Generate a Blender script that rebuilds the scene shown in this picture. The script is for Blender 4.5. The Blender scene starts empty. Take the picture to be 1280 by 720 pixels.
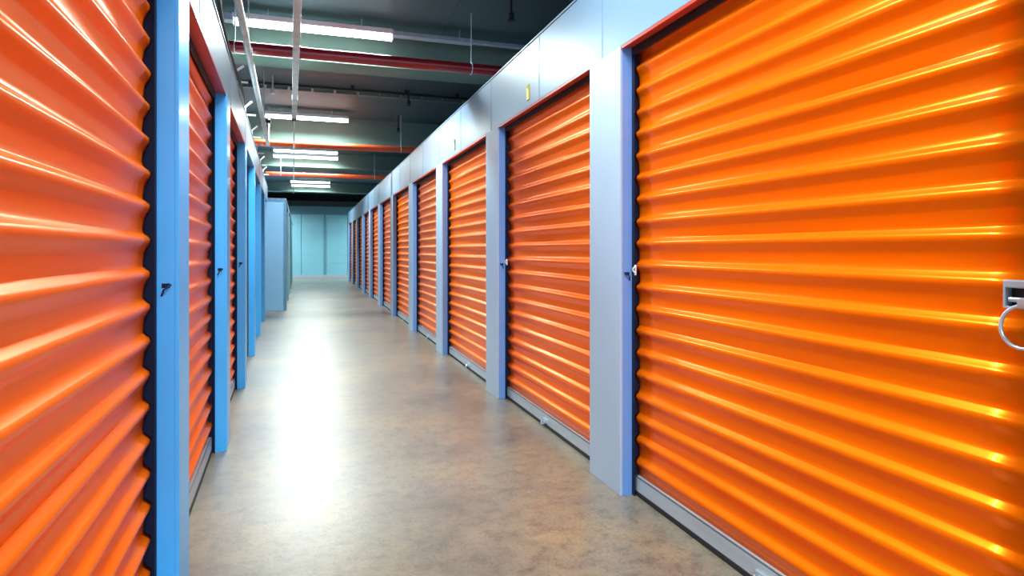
import bpy, bmesh, math, random
from mathutils import Vector, Matrix
random.seed(7)
scene = bpy.context.scene
COL = scene.collection
PI = math.pi

# ------------------------------------------------------------------ materials
def new_mat(name):
    m = bpy.data.materials.new(name); m.use_nodes = True
    nt = m.node_tree
    return m, nt, nt.nodes['Principled BSDF']

def paint(name, col, rough=.35, metal=0.0, var=.06, scale=3.0, bump=0.0, coat=0.0, spec=.5, rvar=.08, stretch=(1,1,1)):
    m, nt, b = new_mat(name)
    tc = nt.nodes.new('ShaderNodeTexCoord'); mp = nt.nodes.new('ShaderNodeMapping')
    mp.inputs['Scale'].default_value = stretch
    n = nt.nodes.new('ShaderNodeTexNoise'); n.inputs['Scale'].default_value = scale; n.inputs['Detail'].default_value = 4
    nt.links.new(tc.outputs['Object'], mp.inputs['Vector']); nt.links.new(mp.outputs[0], n.inputs['Vector'])
    r = nt.nodes.new('ShaderNodeValToRGB')
    r.color_ramp.elements[0].position = .3; r.color_ramp.elements[1].position = .7
    r.color_ramp.elements[0].color = [max(0, c*(1-var)) for c in col] + [1]
    r.color_ramp.elements[1].color = [min(1, c*(1+var)) for c in col] + [1]
    nt.links.new(n.outputs['Fac'], r.inputs['Fac']); nt.links.new(r.outputs['Color'], b.inputs['Base Color'])
    mr = nt.nodes.new('ShaderNodeMapRange')
    mr.inputs['To Min'].default_value = max(.02, rough-rvar); mr.inputs['To Max'].default_value = rough+rvar
    nt.links.new(n.outputs['Fac'], mr.inputs['Value']); nt.links.new(mr.outputs[0], b.inputs['Roughness'])
    b.inputs['Metallic'].default_value = metal
    b.inputs['Coat Weight'].default_value = coat
    b.inputs['Coat Roughness'].default_value = .12
    b.inputs['Specular IOR Level'].default_value = spec
    if bump:
        bp = nt.nodes.new('ShaderNodeBump'); bp.inputs['Strength'].default_value = bump; bp.inputs['Distance'].default_value = .01
        nt.links.new(n.outputs['Fac'], bp.inputs['Height']); nt.links.new(bp.outputs[0], b.inputs['Normal'])
    return m

M = {}
M['orange']   = paint('orange enamel', (1.0, .168, .0008), .30, var=.04, scale=6, metal=.34, spec=.3, rvar=.05, coat=.06, stretch=(1,.25,1.5))
_b = M['orange'].node_tree.nodes['Principled BSDF']; _b.inputs['Specular Tint'].default_value = (1, .42, .06, 1)
M['bounce_red'] = paint('lintel orange bounce', (.42, .048, .028), .35, var=.08)  # colour carries the orange that the doors reflect onto the lintel underside
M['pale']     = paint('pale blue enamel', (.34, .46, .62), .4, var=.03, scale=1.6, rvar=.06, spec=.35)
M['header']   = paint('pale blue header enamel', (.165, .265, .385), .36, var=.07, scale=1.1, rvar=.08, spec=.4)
M['jamb']     = paint('jamb enamel cool lit', (.13, .28, .62), .3, var=.06, scale=2.5)  # bluer than the post face: cool light on camera-facing sides in the colour
M['blue']     = paint('post enamel blue shade', (.05, .40, .88), .34, var=.08, scale=2.5, rvar=.05, coat=.05)  # shade tint of the left posts put into the colour
M['cyan']     = paint('pale cyan enamel', (.20, .48, .60), .35, var=.05, scale=.8)
M['block']    = paint('soft blue enamel', (.17, .36, .56), .35, var=.05, scale=.8)
M['teal']     = paint('teal enamel', (.09, .26, .32), .4, var=.06, scale=.8)
M['guide']    = paint('shade navy steel', (.006, .010, .035), .7, var=.2, spec=.2)  # near-black navy puts the door-edge shade into the guide colour
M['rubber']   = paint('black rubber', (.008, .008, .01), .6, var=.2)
M['galv']     = paint('brushed galvanised steel', (.42, .50, .58), .38, metal=.35, var=.1, scale=14, stretch=(1,.15,1))
M['steel']    = paint('zinc plated steel', (.50, .60, .68), .3, metal=.6, var=.12, scale=20)
M['conduit']  = paint('light grey conduit', (.52, .63, .64), .45, var=.16, scale=8)
M['redpipe']  = paint('red pipe enamel', (.25, .004, .008), .3, var=.1, scale=3)
M['orpipe']   = paint('orange red pipe enamel', (.62, .07, .015), .35, var=.1, scale=3)
M['deck']     = paint('dark slate ceiling paint', (.050, .092, .108), .6, var=.14, scale=.7)
M['beam']     = paint('grey green beam paint', (.115, .19, .16), .6, var=.12, scale=1.3)
M['black']    = paint('black plastic', (.012, .013, .014), .5, var=.2)
M['yellow']   = paint('yellow plastic', (.72, .55, .02), .4, var=.1, scale=20)
M['olive']    = paint('olive yellow plastic', (.34, .30, .04), .4, var=.1, scale=20)
M['shell']    = paint('hall wall paint', (.30, .36, .38), .7, var=.1, scale=.6)
M['inner']    = paint('raw partition sheet', (.25, .30, .36), .5, var=.1, scale=1)
M['white']    = paint('white enamel', (.75, .80, .82), .35, var=.04)

def emit(name, col, s):
    m, nt, b = new_mat(name)
    b.inputs['Base Color'].default_value = (.8, .8, .8, 1)
    b.inputs['Emission Color'].default_value = (*col, 1)
    b.inputs['Emission Strength'].default_value = s
    return m
LAMP = 16
WATT = 185
M['tube'] = emit('lit diffuser', (.86, 1.0, .98), LAMP)

def floor_mat():
    m, nt, b = new_mat('sealed concrete')
    L = nt.links.new; N = nt.nodes.new
    tc = N('ShaderNodeTexCoord')
    def noise(scale, det, rough=.6, st=(1,1,1)):
        mp = N('ShaderNodeMapping'); mp.inputs['Scale'].default_value = st
        n = N('ShaderNodeTexNoise'); n.inputs['Scale'].default_value = scale; n.inputs['Detail'].default_value = det; n.inputs['Roughness'].default_value = rough
        L(tc.outputs['Object'], mp.inputs['Vector']); L(mp.outputs[0], n.inputs['Vector']); return n
    def ramp(src, stops):
        r = N('ShaderNodeValToRGB'); e = r.color_ramp.elements
        e[0].position, e[0].color = stops[0][0], (*stops[0][1], 1)
        e[1].position, e[1].color = stops[-1][0], (*stops[-1][1], 1)
        for p, c in stops[1:-1]:
            k = e.new(p); k.color = (*c, 1)
        L(src, r.inputs['Fac']); return r
    big = noise(1.3, 6, .62)
    r1 = ramp(big.outputs['Fac'], [(.32, (.135, .125, .104)), (.5, (.22, .184, .132)), (.66, (.30, .228, .135))])
    mid = noise(13, 9, .8)
    r2 = ramp(mid.outputs['Fac'], [(.36, (.48, .50, .54)), (.52, (.92, .92, .92)), (.66, (1, 1, 1))])
    mx = N('ShaderNodeMix'); mx.data_type = 'RGBA'; mx.blend_type = 'MULTIPLY'; mx.inputs[0].default_value = 1.0
    L(r1.outputs[0], mx.inputs[6]); L(r2.outputs[0], mx.inputs[7])
    fine = noise(70, 6, .8)
    r3 = ramp(fine.outputs['Fac'], [(.34, (.45, .45, .47)), (.50, (1, 1, 1)), (1, (1, 1, 1))])
    mx2 = N('ShaderNodeMix'); mx2.data_type = 'RGBA'; mx2.blend_type = 'MULTIPLY'; mx2.inputs[0].default_value = .85
    L(mx.outputs[2], mx2.inputs[6]); L(r3.outputs[0], mx2.inputs[7])
    # pale scuffs
    sc = noise(3.2, 9, .8, (1, 2.6, 1))
    r4 = ramp(sc.outputs['Fac'], [(.60, (0, 0, 0)), (.72, (1, 1, 1))])
    mx3 = N('ShaderNodeMix'); mx3.data_type = 'RGBA'; mx3.inputs[7].default_value = (.42, .38, .32, 1)
    ml = N('ShaderNodeMath'); ml.operation = 'MULTIPLY'; ml.inputs[1].default_value = .5
    L(r4.outputs[0], ml.inputs[0]); L(ml.outputs[0], mx3.inputs[0]); L(mx2.outputs[2], mx3.inputs[6])
    L(mx3.outputs[2], b.inputs['Base Color'])
    mr = N('ShaderNodeMapRange'); mr.inputs['To Min'].default_value = .30; mr.inputs['To Max'].default_value = .50
    L(mid.outputs['Fac'], mr.inputs['Value']); L(mr.outputs[0], b.inputs['Roughness'])
    b.inputs['Specular IOR Level'].default_value = .6
    b.inputs['Coat Weight'].default_value = .62; b.inputs['Coat Roughness'].default_value = .33; b.inputs['Coat IOR'].default_value = 1.6
    bp = N('ShaderNodeBump'); bp.inputs['Strength'].default_value = .12; bp.inputs['Distance'].default_value = .006
    L(fine.outputs['Fac'], bp.inputs['Height']); L(bp.outputs[0], b.inputs['Normal'])
    return m
M['floor'] = floor_mat()

# ------------------------------------------------------------------ helpers
def box(bm, x0, x1, y0, y1, z0, z1, bev=0.0):
    t = bmesh.new()
    bmesh.ops.create_cube(t, size=1)
    for v in t.verts:
        v.co = Vector(((x0+x1)/2 + v.co.x*(x1-x0), (y0+y1)/2 + v.co.y*(y1-y0), (z0+z1)/2 + v.co.z*(z1-z0)))
    if bev:
        bmesh.ops.bevel(t, geom=t.edges[:], offset=bev, segments=2, affect='EDGES', profile=.6)
    merge(bm, t)

def merge(bm, t, mat=None):
    me = bpy.data.meshes.new('tmp'); t.to_mesh(me); t.free()
    if mat: me.transform(mat)
    bm.from_mesh(me); bpy.data.meshes.remove(me)

def tube(bm, pts, r, seg=12, closed=False):
    """swept round bar through points"""
    pts = [Vector(p) for p in pts]; n = len(pts); rings = []
    prev = None
    for i, p in enumerate(pts):
        if closed: d = (pts[(i+1) % n] - pts[i-1]).normalized()
        else: d = (pts[min(i+1, n-1)] - pts[max(i-1, 0)]).normalized()
        if prev is None:
            up = Vector((0, 0, 1)) if abs(d.z) < .9 else Vector((1, 0, 0))
        else: up = prev
        s = d.cross(up).normalized(); u = s.cross(d).normalized(); prev = u
        rings.append([bm.verts.new(p + (s*math.cos(a) + u*math.sin(a))*r) for a in [2*PI*k/seg for k in range(seg)]])
    for i in range(n if closed else n-1):
        a, b = rings[i], rings[(i+1) % n]
        for k in range(seg):
            bm.faces.new((a[k], a[(k+1) % seg], b[(k+1) % seg], b[k]))
    if not closed:
        bm.faces.new(rings[0][::-1]); bm.faces.new(rings[-1])

def obj(name, bm, mat, parent=None, smooth=False, loc=None, rz=0):
    bmesh.ops.recalc_face_normals(bm, faces=bm.faces[:])
    me = bpy.data.meshes.new(name); bm.to_mesh(me); bm.free()
    me.materials.append(mat)
    if smooth:
        me.shade_smooth()
        me.set_sharp_from_angle(angle=math.radians(38))
    o = bpy.data.objects.new(name, me); COL.objects.link(o)
    if parent: o.parent = parent
    if loc: o.location = loc
    o.rotation_euler.z = rz
    return o

def empty(name, loc, rz=0):
    o = bpy.data.objects.new(name, None); COL.objects.link(o)
    o.location = loc; o.rotation_euler.z = rz; o.empty_display_size = .1
    return o

def tag(o, label, cat, group=None):
    o['label'] = label; o['category'] = cat
    if group: o['group'] = group
    return o

def struct(o): o['kind'] = 'structure'; return o

# ------------------------------------------------------------------ layout (metres)
XR = 1.4443                      # face of the right-hand row
XL = .3318; AL = math.radians(1.904)     # face of the left-hand row and its small splay
EYE = 1.2
LH_R, TOP_R = 2.19, 2.612        # lintel and top, right row
LH_L, TOP_L = 2.13, 2.40         # lintel and top, left row

def P_right(s, depth=0, z=0): return Vector((XR + depth, s, z))
nL = Vector((math.cos(AL), math.sin(AL), 0)); dL = Vector((-math.sin(AL), math.cos(AL), 0))
def P_left(s, depth=0, z=0): return -(XL + depth)*nL + s*dL + Vector((0, 0, z))

# ------------------------------------------------------------------ roll-up door
PITCH = .1065
def curtain_profile(h0, h1, rng):
    xr, xv = .076, .097
    pts = []
    z = h0
    k = 0
    while z < h1:
        j = rng.uniform(-.0012, .0012)
        # valley, slope out, rounded ridge, slope in
        seq = [(0, xv), (.030, xv-.003), (.036, xv-.0048), (.050, xr+.0085), (.059, xr+.0030), (.066, xr+.0003),
               (.073, xr), (.078, xr+.0020), (.082, xr+.0060), (.092, xv-.003), (.096, xv-.0006)]
        for dz, x in seq: pts.append((x + j, z + dz))
        z += PITCH; k += 1
    pts.append((xv, z))
    return pts

def make_door(base, rz, w, H, label, group, near=-1, latch=True, handle=True, seed=0, bolt=False, nseg=10):
    rng = random.Random(seed)
    root = empty('roll_up_door', base, rz); tag(root, label, 'roll-up door', group)
    # curtain
    bm = bmesh.new(); prof = curtain_profile(.094, H + .05, rng); rows = []
    ys = [-w/2 + w*i/nseg for i in range(nseg+1)]
    ph = [rng.uniform(0, 6) for _ in range(4)]
    for (x, z) in prof:
        rib = int((z-.094)/PITCH)
        row = []
        for y in ys:
            dx = .0013*math.sin(2.1*y + ph[0] + rib*1.7) + .0009*math.sin(5.3*y + ph[1] + rib*.9)
            dzz = .0012*math.sin(1.3*y + ph[2] + rib*2.3)
            row.append(bm.verts.new((x + dx, y, z + dzz)))
        rows.append(row)
    for a, b in zip(rows, rows[1:]):
        for i in range(nseg): bm.faces.new((a[i], a[i+1], b[i+1], b[i]))
    c = obj('curtain', bm, M['orange'], root, smooth=True)
    s = c.modifiers.new('thickness', 'SOLIDIFY'); s.thickness = .0015; s.offset = 0
    # bottom bar with rubber
    bm = bmesh.new()
    box(bm, .078, .084, -w/2, w/2, .028, .094, .0015); box(bm, .078, .112, -w/2, w/2, .022, .030, .0015)
    box(bm, .078, .112, -w/2, w/2, .088, .094, .0015)
    obj('bottom_bar', bm, M['galv'], root)
    bm = bmesh.new(); box(bm, .074, .110, -w/2, w/2, .0, .023, .004); obj('rubber_seal', bm, M['rubber'], root)
    # guides, coloured near-black to hold the shade at the curtain edge
    for sg in (-1, 1):
        bm = bmesh.new(); e = sg*(w/2)
        for (xa, xb, a, b_) in ((.0615, .0650, -.022, .000), (.0615, .128, .000, .004), (.124, .128, -.022, .000)):
            ya, yb = sorted((e + sg*a, e + sg*b_)); box(bm, xa, xb, ya, yb, .0, H+.02)
        obj('guide_track', bm, M['guide'], root)
    # lintel strips: door-orange bounce as paint, and a black strip for curtain-top shade
    bm = bmesh.new(); box(bm, .002, .058, -w/2-.0, w/2+.0, H-.004, H-.0005); box(bm, .0, .003, -w/2, w/2, H-.014, H-.0005)
    obj('lintel_bounce', bm, M['bounce_red'], root)
    bm = bmesh.new(); box(bm, .058, .070, -w/2, w/2, H-.042, H+.05, .002); obj('curtain_top_shade', bm, M['rubber'], root)
    if latch:
        yl = near*(w/2 - .050); zl = 1.10
        lt_bm = bmesh.new()
        box(lt_bm, .0705, .0755, yl-.045, yl+.045, zl-.032, zl+.032, .002)
        box(lt_bm, .050, .0725, yl-.045, yl+.045, zl+.014, zl+.032, .003)          # hood
        box(lt_bm, .050, .0725, yl+.039, yl+.045, zl-.030, zl+.016, .002)
        box(lt_bm, .050, .0725, yl-.045, yl-.039, zl-.030, zl+.016, .002)
        box(lt_bm, .050, .0725, yl-.045, yl+.045, zl-.032, zl-.027, .002)
        lt = obj('latch', lt_bm, M['galv'], root)
        lt['label'] = 'galvanised slide latch with dark recess'
        bm = bmesh.new(); box(bm, .0695, .0705, yl-.038, yl+.038, zl-.026, zl+.013); obj('latch_recess', bm, M['rubber'], lt)
        bm = bmesh.new(); box(bm, .044, .064, yl-.012, yl+.012, zl-.030, zl-.008, .003)
        tube(bm, [(.057, yl-.034, zl-.012), (.057, yl+.034, zl-.012)], .006, 10); obj('slide_bolt', bm, M['steel'], lt, smooth=True)
        bm = bmesh.new()
        tube(bm, [(.047 + .004*math.cos(a), yl + .047*math.sin(a), zl - .071 + .047*math.cos(a)) for a in [2*PI*k/40 for k in range(40)]], .0044, 10, closed=True)
        rg = obj('pull_ring', bm, M['steel'], lt, smooth=True)
    if bolt:
        yb = -near*(w/2 - .02)
        bm = bmesh.new(); box(bm, .062, .073, yb-.006, yb+.010, 1.075, 1.125, .003)
        tube(bm, [(.066, yb-.01, 1.085), (.052, yb-.008, 1.095), (.052, yb-.006, 1.108), (.066, yb-.004, 1.118)], .003, 8)
        obj('catch', bm, M['white'], root, smooth=True)
    if handle:
        bm = bmesh.new()
        box(bm, .066, .079, -.035, .035, .034, .060, .003)
        tube(bm, [(.062, -.026, .045), (.050, -.018, .032), (.047, 0, .028), (.050, .018, .032), (.062, .026, .045)], .005, 8)
        obj('foot_pull', bm, M['steel'], root, smooth=True)
    return root

def make_post(base, rz, w, H, label, group, face, side, keeper=None):
    """folded steel door post: face sheet with two side flanges; w along the wall"""
    bm = bmesh.new(); box(bm, -.004, .010, 0, w, 0, H, .003)
    # caulked foot strip
    root = obj('door_post', bm, face, None, loc=base, rz=rz); tag(root, label, 'post', group)
    for a, b in ((0, .022), (w-.022, w)):
        bm = bmesh.new(); box(bm, .0095, .060, a, b, 0, H, .0015)
        box(bm, .0585, .0605, a if a == 0 else w-.05, .05 if a == 0 else w, 0, H)
        obj('side_flange', bm, side, root)
    if keeper:
        yk = 0 if keeper < 0 else w
        bm = bmesh.new()
        sg = -1 if keeper < 0 else 1
        tube(bm, [(.020, yk, 1.085), (.026, yk+sg*.020, 1.078), (.036, yk+sg*.024, 1.07), (.046, yk+sg*.004, 1.05)], .003, 8)
        box(bm, .022, .046, min(yk, yk+sg*.003), max(yk, yk+sg*.003), 1.075, 1.09, .001)
        obj('latch_keeper', bm, M['guide'], root, smooth=True)
    return root

ordn = ['', 'second', 'third', 'fourth', 'fifth', 'sixth', 'seventh', 'eighth', 'ninth', 'tenth', 'eleventh', 'twelfth', 'thirteenth']

# right-hand row -------------------------------------------------------------
near_c = [.56, 2.725, 4.80, 7.0, 9.15, 11.38] + [11.38 + 2.19*k for k in range(1, 7)]
PW = .345
GR = 'orange roll-up doors along the right side of the aisle'
GP = 'pale blue posts along the right side of the aisle'
rl = ['widest orange roll-up door at the right edge, with latch and hanging pull ring',
      'orange roll-up door below the bright yellow header tag, latch beside the wide pale post',
      'orange roll-up door on the right, third from the camera, below the faint olive tag',
      'orange roll-up door on the right, fourth from the camera',
      'orange roll-up door on the right, fifth from the camera',
      'narrow looking orange roll-up door on the right, sixth from the camera']
far_l = 'far orange roll-up door seen edge on near the end of the right row'
pl = [None, 'widest pale blue post, between the two nearest doors on the right',
      'pale blue post between second and third orange doors on the right',
      'pale blue post between third and fourth orange doors on the right',
      'pale blue post between fourth and fifth orange doors on the right',
      'pale blue post between fifth and sixth orange doors on the right']
far_p = 'far narrow pale post in the closely bunched end of the right row'
for i in range(len(near_c)-1):
    s0 = near_c[i] + PW; s1 = near_c[i+1]; w = s1 - s0
    lab = rl[i] if i < len(rl) else far_l
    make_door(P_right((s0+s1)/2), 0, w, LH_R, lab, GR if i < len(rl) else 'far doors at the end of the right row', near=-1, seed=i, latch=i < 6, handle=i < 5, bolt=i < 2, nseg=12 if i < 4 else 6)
for i, s in enumerate(near_c):
    if i == 0: lab = None
    lab = pl[i] if i < len(pl) else far_p
    if i == 0:
        continue
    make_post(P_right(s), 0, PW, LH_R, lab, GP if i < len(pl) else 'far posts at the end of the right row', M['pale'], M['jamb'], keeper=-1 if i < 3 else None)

YE = near_c[-1] + PW
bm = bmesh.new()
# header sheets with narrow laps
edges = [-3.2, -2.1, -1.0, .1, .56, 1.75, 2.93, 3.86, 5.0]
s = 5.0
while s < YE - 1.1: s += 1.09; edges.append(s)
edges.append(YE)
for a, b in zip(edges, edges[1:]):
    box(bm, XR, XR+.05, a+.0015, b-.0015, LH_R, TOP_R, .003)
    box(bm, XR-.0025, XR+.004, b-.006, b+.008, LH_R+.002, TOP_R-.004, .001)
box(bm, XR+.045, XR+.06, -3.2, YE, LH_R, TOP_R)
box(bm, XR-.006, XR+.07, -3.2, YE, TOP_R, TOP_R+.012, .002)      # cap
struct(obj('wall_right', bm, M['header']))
bm = bmesh.new()
for s in near_c: box(bm, XR+.061, XR+2.6, s+.06, s+PW-.06, 0, TOP_R-.06)       # party walls
box(bm, XR+.07, XR+2.6, -3.2, YE, TOP_R-.05, TOP_R)                            # unit roofs
box(bm, XR+2.6, XR+2.66, -3.2, YE, 0, TOP_R)
box(bm, XR, XR+.06, -3.2, .56+PW-.0, 0, LH_R)                                  # blank bay beside the camera
struct(obj('trim_1', bm, M['inner']))

# left-hand row --------------------------------------------------------------
rzL = PI + AL
lc = [.51, 2.29, 4.07, 5.86, 7.60, 9.38, 11.16, 12.90]
PL = .23
GL = 'orange roll-up doors along the left side of the aisle'
ll = ['large orange roll-up door filling the left edge, nearest the camera',
      'orange roll-up door on the left between the two nearest blue posts',
      'narrow sliver of orange roll-up door on the left, third from the camera']
lp = [None, 'bright blue post nearest the camera, left of the aisle',
      'second bright blue post from the camera on the left',
      'third bright blue post from the camera on the left',
      'fourth bright blue post from the camera on the left']
for i in range(3):
    s0 = lc[i] + PL; s1 = lc[i+1]; w = s1 - s0
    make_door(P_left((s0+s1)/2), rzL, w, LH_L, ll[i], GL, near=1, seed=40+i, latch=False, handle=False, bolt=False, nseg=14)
for i, s in enumerate(lc[:-1]):
    if i == 0: continue
    lab = lp[i] if i < len(lp) else 'far slim blue post in the bunched end of the left row'
    make_post(P_left(s+PL), rzL, PL, LH_L, lab, 'bright blue posts along the left side of the aisle' if i < len(lp) else 'far blue posts on the left', M['blue'], M['blue'], keeper=1 if i in (1, 2, 3) else None)

def left_bm_obj(name, bm, mat):
    return obj(name, bm, mat, None, loc=(0, 0, 0), rz=AL)
LE = 13.0
bm = bmesh.new()
e = [-3.2, -1.6, .0] + [1.3 + 1.55*k for k in range(8)]; e[-1] = LE
for a, b in zip(e, e[1:]):
    box(bm, -XL-.05, -XL, a+.0015, b-.0015, LH_L, TOP_L, .003)
    box(bm, -XL-.004, -XL+.0025, b-.012, b+.012, LH_L+.002, TOP_L-.004, .001)
box(bm, -XL-.06, -XL-.045, -3.2, LE, LH_L, TOP_L)
box(bm, -XL-.07, -XL+.006, -3.2, LE, TOP_L, TOP_L+.012, .002)
struct(left_bm_obj('wall_left', bm, M['header']))
bm = bmesh.new()
for s in lc[:-1]: box(bm, -XL-2.4, -XL-.061, s+.05, s+PL-.05, 0, TOP_L-.06)
box(bm, -XL-2.4, -XL-.07, -3.2, LE, TOP_L-.05, TOP_L)
box(bm, -XL-2.46, -XL-2.4, -3.2, LE, 0, TOP_L)
box(bm, -XL-.06, -XL, -3.2, .51+PL, 0, LH_L)
struct(left_bm_obj('trim_2', bm, M['inner']))
# plain recessed shutters of the far left bays (only their dark reveals show)
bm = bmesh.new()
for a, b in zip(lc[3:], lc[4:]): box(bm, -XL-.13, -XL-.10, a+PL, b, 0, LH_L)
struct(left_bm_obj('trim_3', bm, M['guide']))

# far block stepping out into the aisle -------------------------------------------
FX, FY = -.42, 13.09
ang = math.atan2(.20, 14.9)
def far_obj(name, bm, mat): return obj(name, bm, mat, None, loc=(FX, FY, 0), rz=ang)
bm = bmesh.new()
box(bm, -1.9, 0, 0, .05, 0, 2.21, .004)
box(bm, -1.9, 0, 0, 12.3, 2.13, 2.21, .004)
box(bm, -.06, 0, 0, .42, 0, 2.13, .004)
struct(far_obj('wall_left_far', bm, M['block']))
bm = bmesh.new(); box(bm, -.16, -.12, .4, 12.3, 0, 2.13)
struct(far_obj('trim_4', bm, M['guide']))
for k in range(5):
    y = 2.6 + 2.33*k
    bm = bmesh.new(); box(bm, -.12, 0, y, y+.30, 0, 2.13, .003)
    o = obj('door_post', bm, M['cyan'], None, loc=(FX, FY, 0), rz=ang)
    # put the origin at the foot of the post
    o.data.transform(Matrix.Translation((0, -y, 0))); o.location = Vector((FX, FY, 0)) + Matrix.Rotation(ang, 3, 'Z') @ Vector((0, y, 0))
    tag(o, 'cyan post beyond the stepped out block on the left, near the end wall', 'post', 'cyan posts beyond the stepped out block')

# end wall ------------------------------------------------------------------
def end_obj(name, bm, mat): return obj(name, bm, mat, None, loc=(.2, 28.0, 0), rz=0)
bm = bmesh.new()
xs = [-4.1, -3.2, -2.3, -1.45, -.50, .465, 1.40, 2.2, 3.1, 4.0]
for a, b in zip(xs, xs[1:]):
    box(bm, a+.012, b-.012, 0, .06, .12, 2.72, .008)
    for zz in (.62, .95, 1.28, 1.61, 1.94): box(bm, a+.03, b-.03, -.006, .0, zz, zz+.012)
box(bm, -4.1, 4.0, .03, .07, 0, 3.0)
struct(end_obj('wall_back', bm, M['cyan']))
bm = bmesh.new(); box(bm, -4.1, 4.0, -.02, .01, 0, .12, .004); struct(end_obj('baseboard_back', bm, M['galv']))
bm = bmesh.new(); box(bm, .43, .50, -.03, .0, .12, 2.70, .004); box(bm, -4.1, 4.0, -.035, .06, 2.70, 3.05, .01); struct(end_obj('trim_5', bm, M['teal']))

# shell of the hall ---------------------------------------------------------
CE = 3.65
bm = bmesh.new(); box(bm, -9, 10, -6, 33, -.15, 0); struct(obj('floor', bm, M['floor']))
bm = bmesh.new(); box(bm, -9, 10, -6, 33, CE, CE+.2)
for x in (1.42, -1.9, 4.7): box(bm, x-.006, x+.006, -6, 33, CE-.008, CE)
struct(obj('ceiling', bm, M['deck']))
bm = bmesh.new(); box(bm, -9.2, -9, -6, 33, 0, CE); struct(obj('wall_left_outer', bm, M['shell']))
bm = bmesh.new(); box(bm, 10, 10.2, -6, 33, 0, CE); struct(obj('wall_right_outer', bm, M['shell']))
bm = bmesh.new(); box(bm, -9, 10, 33, 33.2, 0, CE); struct(obj('wall_back_outer', bm, M['shell']))

# beams
for k, (y, bot, dep) in enumerate(((3.75, 3.22, .4), (7.2, 3.27, .35), (12.1, 3.12, .35), (16.6, 3.28, .35), (23.9, 3.30, .35), (-.2, 3.25, .35))):
    bm = bmesh.new()
    box(bm, -9, 10, y, y+dep, bot+.03, CE, .0)
    box(bm, -9, 10, y-.03, y+dep+.03, bot, bot+.03, .004)
    box(bm, -9, 10, y-.03, y+.04, CE-.03, CE)
    o = struct(obj('trim_%d' % (6+k), bm, M['beam']))

# ------------------------------------------------------------------ services
def fixture(yc, xc, z, ln, label, group, pw=1.0):
    root = empty('ceiling_light', (xc, yc, z)); tag(root, label, 'ceiling light', group)
    bm = bmesh.new(); box(bm, -ln/2, ln/2, -.085, .085, .0, .055, .008); box(bm, -ln/2-.02, -ln/2, -.08, .08, -.04, .05, .006); box(bm, ln/2, ln/2+.02, -.08, .08, -.04, .05, .006)
    obj('housing', bm, M['white'], root)
    ld = bpy.data.lights.new('lamp', 'AREA'); ld.shape = 'RECTANGLE'; ld.size = ln*.98; ld.size_y = .13; ld.energy = WATT*ln/1.5*pw; ld.color = (.87, 1.0, .98); ld.spread = math.radians(165)
    lo = bpy.data.objects.new('lamp', ld); COL.objects.link(lo); lo.parent = root; lo.location = (0, 0, -.052)
    bm = bmesh.new()
    n = 10; a = []
    for sx in (-ln/2, ln/2):
        a.append([bm.verts.new((sx, -.072*math.cos(PI*k/n), -.048*math.sin(PI*k/n))) for k in range(n+1)])
    for k in range(n): bm.faces.new((a[0][k], a[0][k+1], a[1][k+1], a[1][k]))
    bm.faces.new(a[0]); bm.faces.new(a[1][::-1]); bm.faces.new((a[0][0], a[1][0], a[1][n], a[0][n]))
    obj('diffuser', bm, M['tube'], root, smooth=True)
    for sx in (-ln*.3, ln*.3):
        bm = bmesh.new(); tube(bm, [(sx, 0, .05), (sx, 0, CE - z)], .006, 8)
        obj('hanger_rod', bm, M['conduit'], root)
    return root
GLT = 'tube lights hung across the aisle ceiling'
ff = [(6.80, .07, 1.55, 'long bright tube light nearest the camera, above the dark red pipe'),
      (11.42, -.02, 1.35, 'second tube light from the camera, thinner and ending left of centre'),
      (16.28, -.06, 1.5, 'wide glowing tube light between the two orange red pipes'),
      (15.35, -.06, 1.4, 'bright tube light close under the middle orange red pipe, just before its wide twin'),
      (22.2, .05, 1.25, 'bright tube light just in front of the furthest one'),
      (23.5, .07, 1.3, 'furthest tube light, low over the end of the aisle')]
for y, x, ln, lab in ff: fixture(y, x, 3.5, ln, lab, GLT, pw=.5 if y in (15.35, 22.2, 16.28, 23.5) else 1.0)
for x_, y_ in ((-2.1, 26.6), (3.5, 26.6), (-2.6, 12.4)): fixture(y_, x_, 3.15, 1.5, 'added unseen tube light filling the end wall and far aisle', 'added unseen fill lights', pw=1.1)  # unseen lamps added to brighten the end wall and far floor
for y in (2.4, -2.0): fixture(y, .10, 3.5, 1.55, 'tube light hung over the camera end of the aisle', 'tube lights over the camera end of the aisle', pw=.75 if y > 0 else 2.0)

# trunking carrying the nearest lamp
bm = bmesh.new(); box(bm, -1.05, -.73, -.055, .055, -.02, .05, .004); tube(bm, [(-.9, 0, .045), (-.9, 0, CE-3.5)], .006, 8)
o = obj('light_trunking', bm, M['galv'], None, loc=(0, 6.80, 3.5)); tag(o, 'short grey trunking at the left end of the nearest tube light', 'trunking')
bm = bmesh.new(); box(bm, .87, 1.75, -.05, .05, -.0, .05, .004); box(bm, 1.74, 3.0, -.03, .03, .01, .05, .004); tube(bm, [(1.6, 0, .045), (1.6, 0, CE-3.5)], .006, 8); tube(bm, [(2.8, 0, .045), (2.8, 0, CE-3.5)], .006, 8)
o = obj('light_trunking', bm, M['galv'], None, loc=(0, 6.80, 3.5)); tag(o, 'long grey trunking running right from the nearest tube light', 'trunking')

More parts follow.
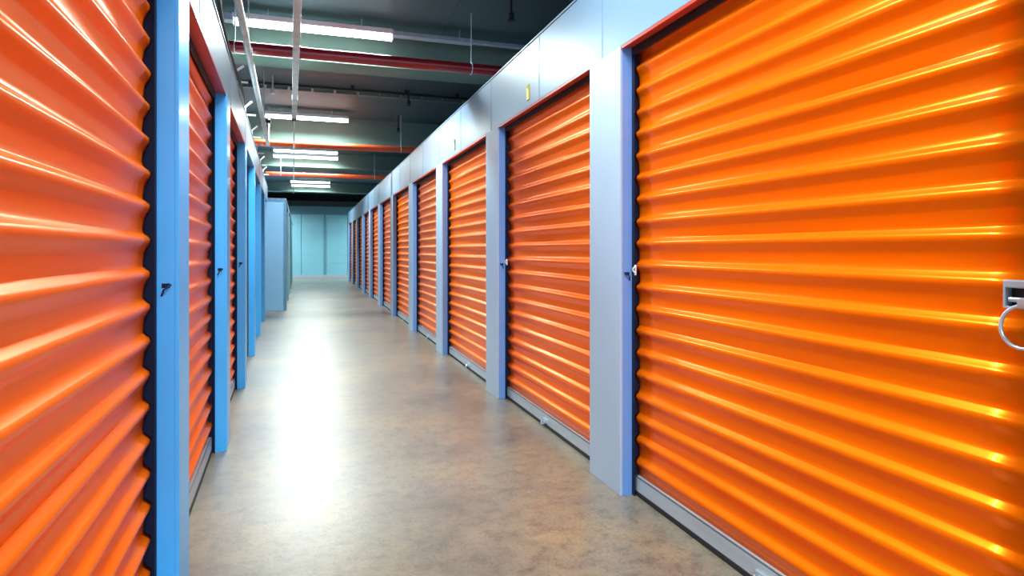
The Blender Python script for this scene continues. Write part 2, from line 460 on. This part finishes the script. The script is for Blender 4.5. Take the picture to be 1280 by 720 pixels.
# red pipes
def pipe_x(y, z, r, mat, label, x0=-1.0, x1=6.5, group=None):
    root_bm = bmesh.new(); tube(root_bm, [(x0, 0, 0), (x1, 0, 0)], r, 20)
    root = obj('sprinkler_pipe', root_bm, mat, None, smooth=True, loc=(0, y, z)); tag(root, label, 'pipe', group)
    for x in (x0+.9, x0+3.4, x0+5.4):
        bm = bmesh.new(); tube(bm, [(x-.03, 0, 0), (x+.03, 0, 0)], r*1.18, 20); obj('coupling', bm, mat, root, smooth=True)
    for x in (x0+.35, x0+2.6, x0+4.6):
        bm = bmesh.new(); tube(bm, [(x, 0, r), (x, 0, CE - z - .002)], .006, 8)
        tube(bm, [(x, (r+.005)*math.cos(a), (r+.005)*math.sin(a)) for a in [2*PI*k/20 for k in range(20)]], .005, 6, closed=True)
        obj('pipe_hanger', bm, M['conduit'], root, smooth=True)
    return root
pipe_x(6.28, 3.075, .054, M['redpipe'], 'thick dark red sprinkler pipe crossing just behind the nearest tube light')
pipe_x(12.0-.52, 3.03, .055, M['orpipe'], 'orange red sprinkler pipe crossing between second and third tube lights')
pipe_x(16.75-.45, 3.05, .05, M['orpipe'], 'furthest orange red sprinkler pipe, just above the last tube light')

# dark conduit and pale slotted rail on the ceiling
bm = bmesh.new(); tube(bm, [(-3, 0, 0), (7, 0, 0)], .016, 10)
for k in range(12): box(bm, -2.6+.8*k, -2.56+.8*k, -.03, .03, -.01, CE-3.585)
tag(obj('ceiling_conduit', bm, M['black'], None, loc=(0, 9.62, 3.585)), 'thin black conduit crossing the dark ceiling beyond the red pipe', 'conduit')
bm = bmesh.new(); box(bm, -3, 7, -.03, .03, .02, .052)
for k in range(30): box(bm, -2.9+.33*k, -2.61+.33*k, -.035, .035, -.03, .03, .003)
tag(obj('slotted_rail', bm, M['beam'], None, loc=(0, 9.85, CE-.055)), 'pale broken looking rail just behind the thin black ceiling conduit', 'rail')

# conduits running along the aisle
def run(name, p0, p1, r, mat, label, group=None, square=False, cap=False, clamps=0, cat='conduit'):
    p0 = Vector(p0); p1 = Vector(p1); d = p1-p0; L_ = d.length; a = math.atan2(-d.x, d.y)
    bm = bmesh.new()
    if square: box(bm, -r, r, 0, L_, -r*.7, r*.7, r*.15)
    else: tube(bm, [(0, 0, 0), (0, L_, 0)], r, 14)
    root = obj(name, bm, mat, None, smooth=not square, loc=p0, rz=a); tag(root, label, cat, group)
    if cap:
        bm = bmesh.new(); box(bm, -r*1.1, r*1.1, L_-.01, L_+.09, -r*1.2, r*1.1, .004); obj('end_cap', bm, M['black'], root)
    for k in range(clamps):
        y = L_*(k+.5)/clamps
        bm = bmesh.new(); tube(bm, [(0, y, r*.6), (0, y, CE-p0.z)], .005, 8); box(bm, -r*1.15, r*1.15, y-.015, y+.015, -r*.85, r*1.1, .002)
        obj('clamp', bm, M['conduit'], root)
    return root
run('cable_trunking', (.111, -2.5, 2.95), (-.183, 8.75, 2.95), .029, M['conduit'], 'straight pale trunking overhead ending in a black cap', square=True, cap=True, clamps=5, cat='trunking')
run('slim_conduit', (-.187, 8.9, 2.945), (-.45, 20.5, 2.945), .010, M['conduit'], 'thin pale conduit carrying on beyond the black capped trunking', clamps=3)
run('pipe_run', (-.27, -2.5, 2.90), (-.626, 10.77, 2.90), .028, M['conduit'], 'pale round pipe slanting overhead left of the trunking', clamps=4, cat='pipe')

def ptL(s, off, z): return -(XL - off)*nL + s*dL + Vector((0, 0, z))
for k, (off, z, r) in enumerate(((-.10, 2.50, .024), (-.18, 2.60, .020), (-.04, 2.455, .018))):
    s0 = (5.2, 3.0, 6.0)[k]
    run('pipe_run', ptL(s0, off, z), ptL(13.6, off, z), r, M['white'], ['white pipe lying lowest along the top of the left wall, inner side',
        'white pipe set back highest above the left wall top', 'white pipe along the very edge of the left wall top'][k], 'white pipes over the left wall', cat='pipe')
for k in range(6):
    s = 5.6 + 1.35*k
    bm = bmesh.new()
    tube(bm, [(0, 0, 0), (0, 0, .25), (.06, .06, .32)], .011, 8); tube(bm, [(-.12, 0, .17), (.10, 0, .17)], .009, 8)
    box(bm, -.04, .04, -.04, .04, 0, .012)
    o = obj('pipe_bracket', bm, M['white'], None, loc=ptL(s, -.06, TOP_L+.012), rz=AL, smooth=True)
    tag(o, 'white upright bracket holding pipes on the left wall top', 'bracket', 'pipe brackets on the left wall top')
# dark cables over the near left wall
for k in range(2):
    bm = bmesh.new(); pts = []
    for i in range(26):
        t = i/25; s = 2.6 + 3.6*t
        p = ptL(s, -.03 - .05*k + .02*math.sin(9*t+k*2), 2.56 + .09*k + .05*math.sin(5.5*t + 1.3*k) + (.5*(1-t)**3 if k else .15*(1-t)))
        pts.append(p)
    tube(bm, pts, .013, 8)
    o = obj('cable', bm, M['black'], None, smooth=True)
    tag(o, ['drooping black cable along the top edge of the near left wall', 'black cable rising to the ceiling above the near left wall'][k], 'cable')
bm = bmesh.new(); box(bm, -.02, .02, 0, .75, -.004, .004, .001); box(bm, -.02, -.012, 0, .75, -.004, .02)
o = obj('metal_strip', bm, M['conduit'], None, loc=ptL(4.55, -.10, 2.60), rz=AL); tag(o, 'short pale metal strip over the near left wall beside black cables', 'metal strip')
bm = bmesh.new(); box(bm, -.07, .07, -.03, .03, 0, .05, .004); box(bm, -.02, .02, -.02, .02, -.05, 0, .004)
o = obj('junction_box', bm, M['black'], None, loc=(-.62, 10.2, 3.13)); tag(o, 'small black junction box under the ceiling near the second tube light', 'junction box')

# sprinkler heads and droppers
def head(px, ln, label, mat='black', cat='sprinkler'):
    bm = bmesh.new(); x, y, z = px
    tube(bm, [(0, 0, ln), (0, 0, 0)], .011, 8); tube(bm, [(0, 0, .05), (0, 0, -.0)], .026, 10); tube(bm, [(0, 0, -.018), (0, 0, -.026)], .036, 12)
    tube(bm, [(.018, 0, .0), (.020, 0, -.02)], .004, 6); tube(bm, [(-.018, 0, .0), (-.020, 0, -.02)], .004, 6)
    tag(obj('ceiling_sprinkler', bm, M[mat], None, smooth=True, loc=px), label, cat)
head((1.45, 9.55, 3.42), .22, 'black sprinkler head hanging under the ceiling conduit at right')
head((1.55, 11.45, 3.36), .28, 'small black sprinkler head in front of the pale beam at right')
head((1.80, 5.55, 3.36), .28, 'black sprinkler head at the top of the photo, right of centre')
head((-.48, 9.3, 3.40), .24, 'white sprinkler head left of the long overhead trunking', mat='white')

# tags over the doors
def ytag(y, mat, label):
    bm = bmesh.new()
    pts = [(-.0175, -.05), (.0175, -.05), (.0175, .045)] + [(.0175*math.cos(a), .045+.0175*math.sin(a)) for a in [PI*k/8 for k in range(1, 8)]] + [(-.0175, .045)]
    f = bm.faces.new([bm.verts.new((0, a, b)) for a, b in pts])
    r = bmesh.ops.extrude_face_region(bm, geom=[f])
    for v in r['geom']:
        if isinstance(v, bmesh.types.BMVert): v.co.x -= .007
    root = obj('header_tag', bm, mat, None, loc=(XR-.0005, y, 2.285)); tag(root, label, 'tag')
    bm = bmesh.new(); tube(bm, [(-.0075, 0, .042), (-.0115, 0, .042)], .013, 14); obj('tag_button', bm, M['olive'], root, smooth=True)
ytag(4.07, M['yellow'], 'small yellow tag on the header above the second right door')
ytag(6.35, M['olive'], 'faint olive tag on the header above the third right door')

# ------------------------------------------------------------------ light, camera
w = bpy.data.worlds.new('World'); scene.world = w; w.use_nodes = True
bg = w.node_tree.nodes['Background']; bg.inputs[0].default_value = (.42, .66, 1.0, 1); bg.inputs[1].default_value = 6.5

cd = bpy.data.cameras.new('camera'); cam = bpy.data.objects.new('camera', cd); COL.objects.link(cam)
F = 780
cd.sensor_fit = 'HORIZONTAL'; cd.sensor_width = 36; cd.lens = F/1280*36; cd.shift_y = -48/1280; cd.clip_start = .03; cd.clip_end = 100
cam.location = (0, 0, EYE); cam.rotation_euler = (PI/2, 0, -math.atan(254/F))
scene.camera = cam
vs = scene.view_settings
vs.view_transform = 'Standard'; vs.look = 'None'; vs.exposure = 0.0; vs.gamma = 1; vs.use_curve_mapping = False
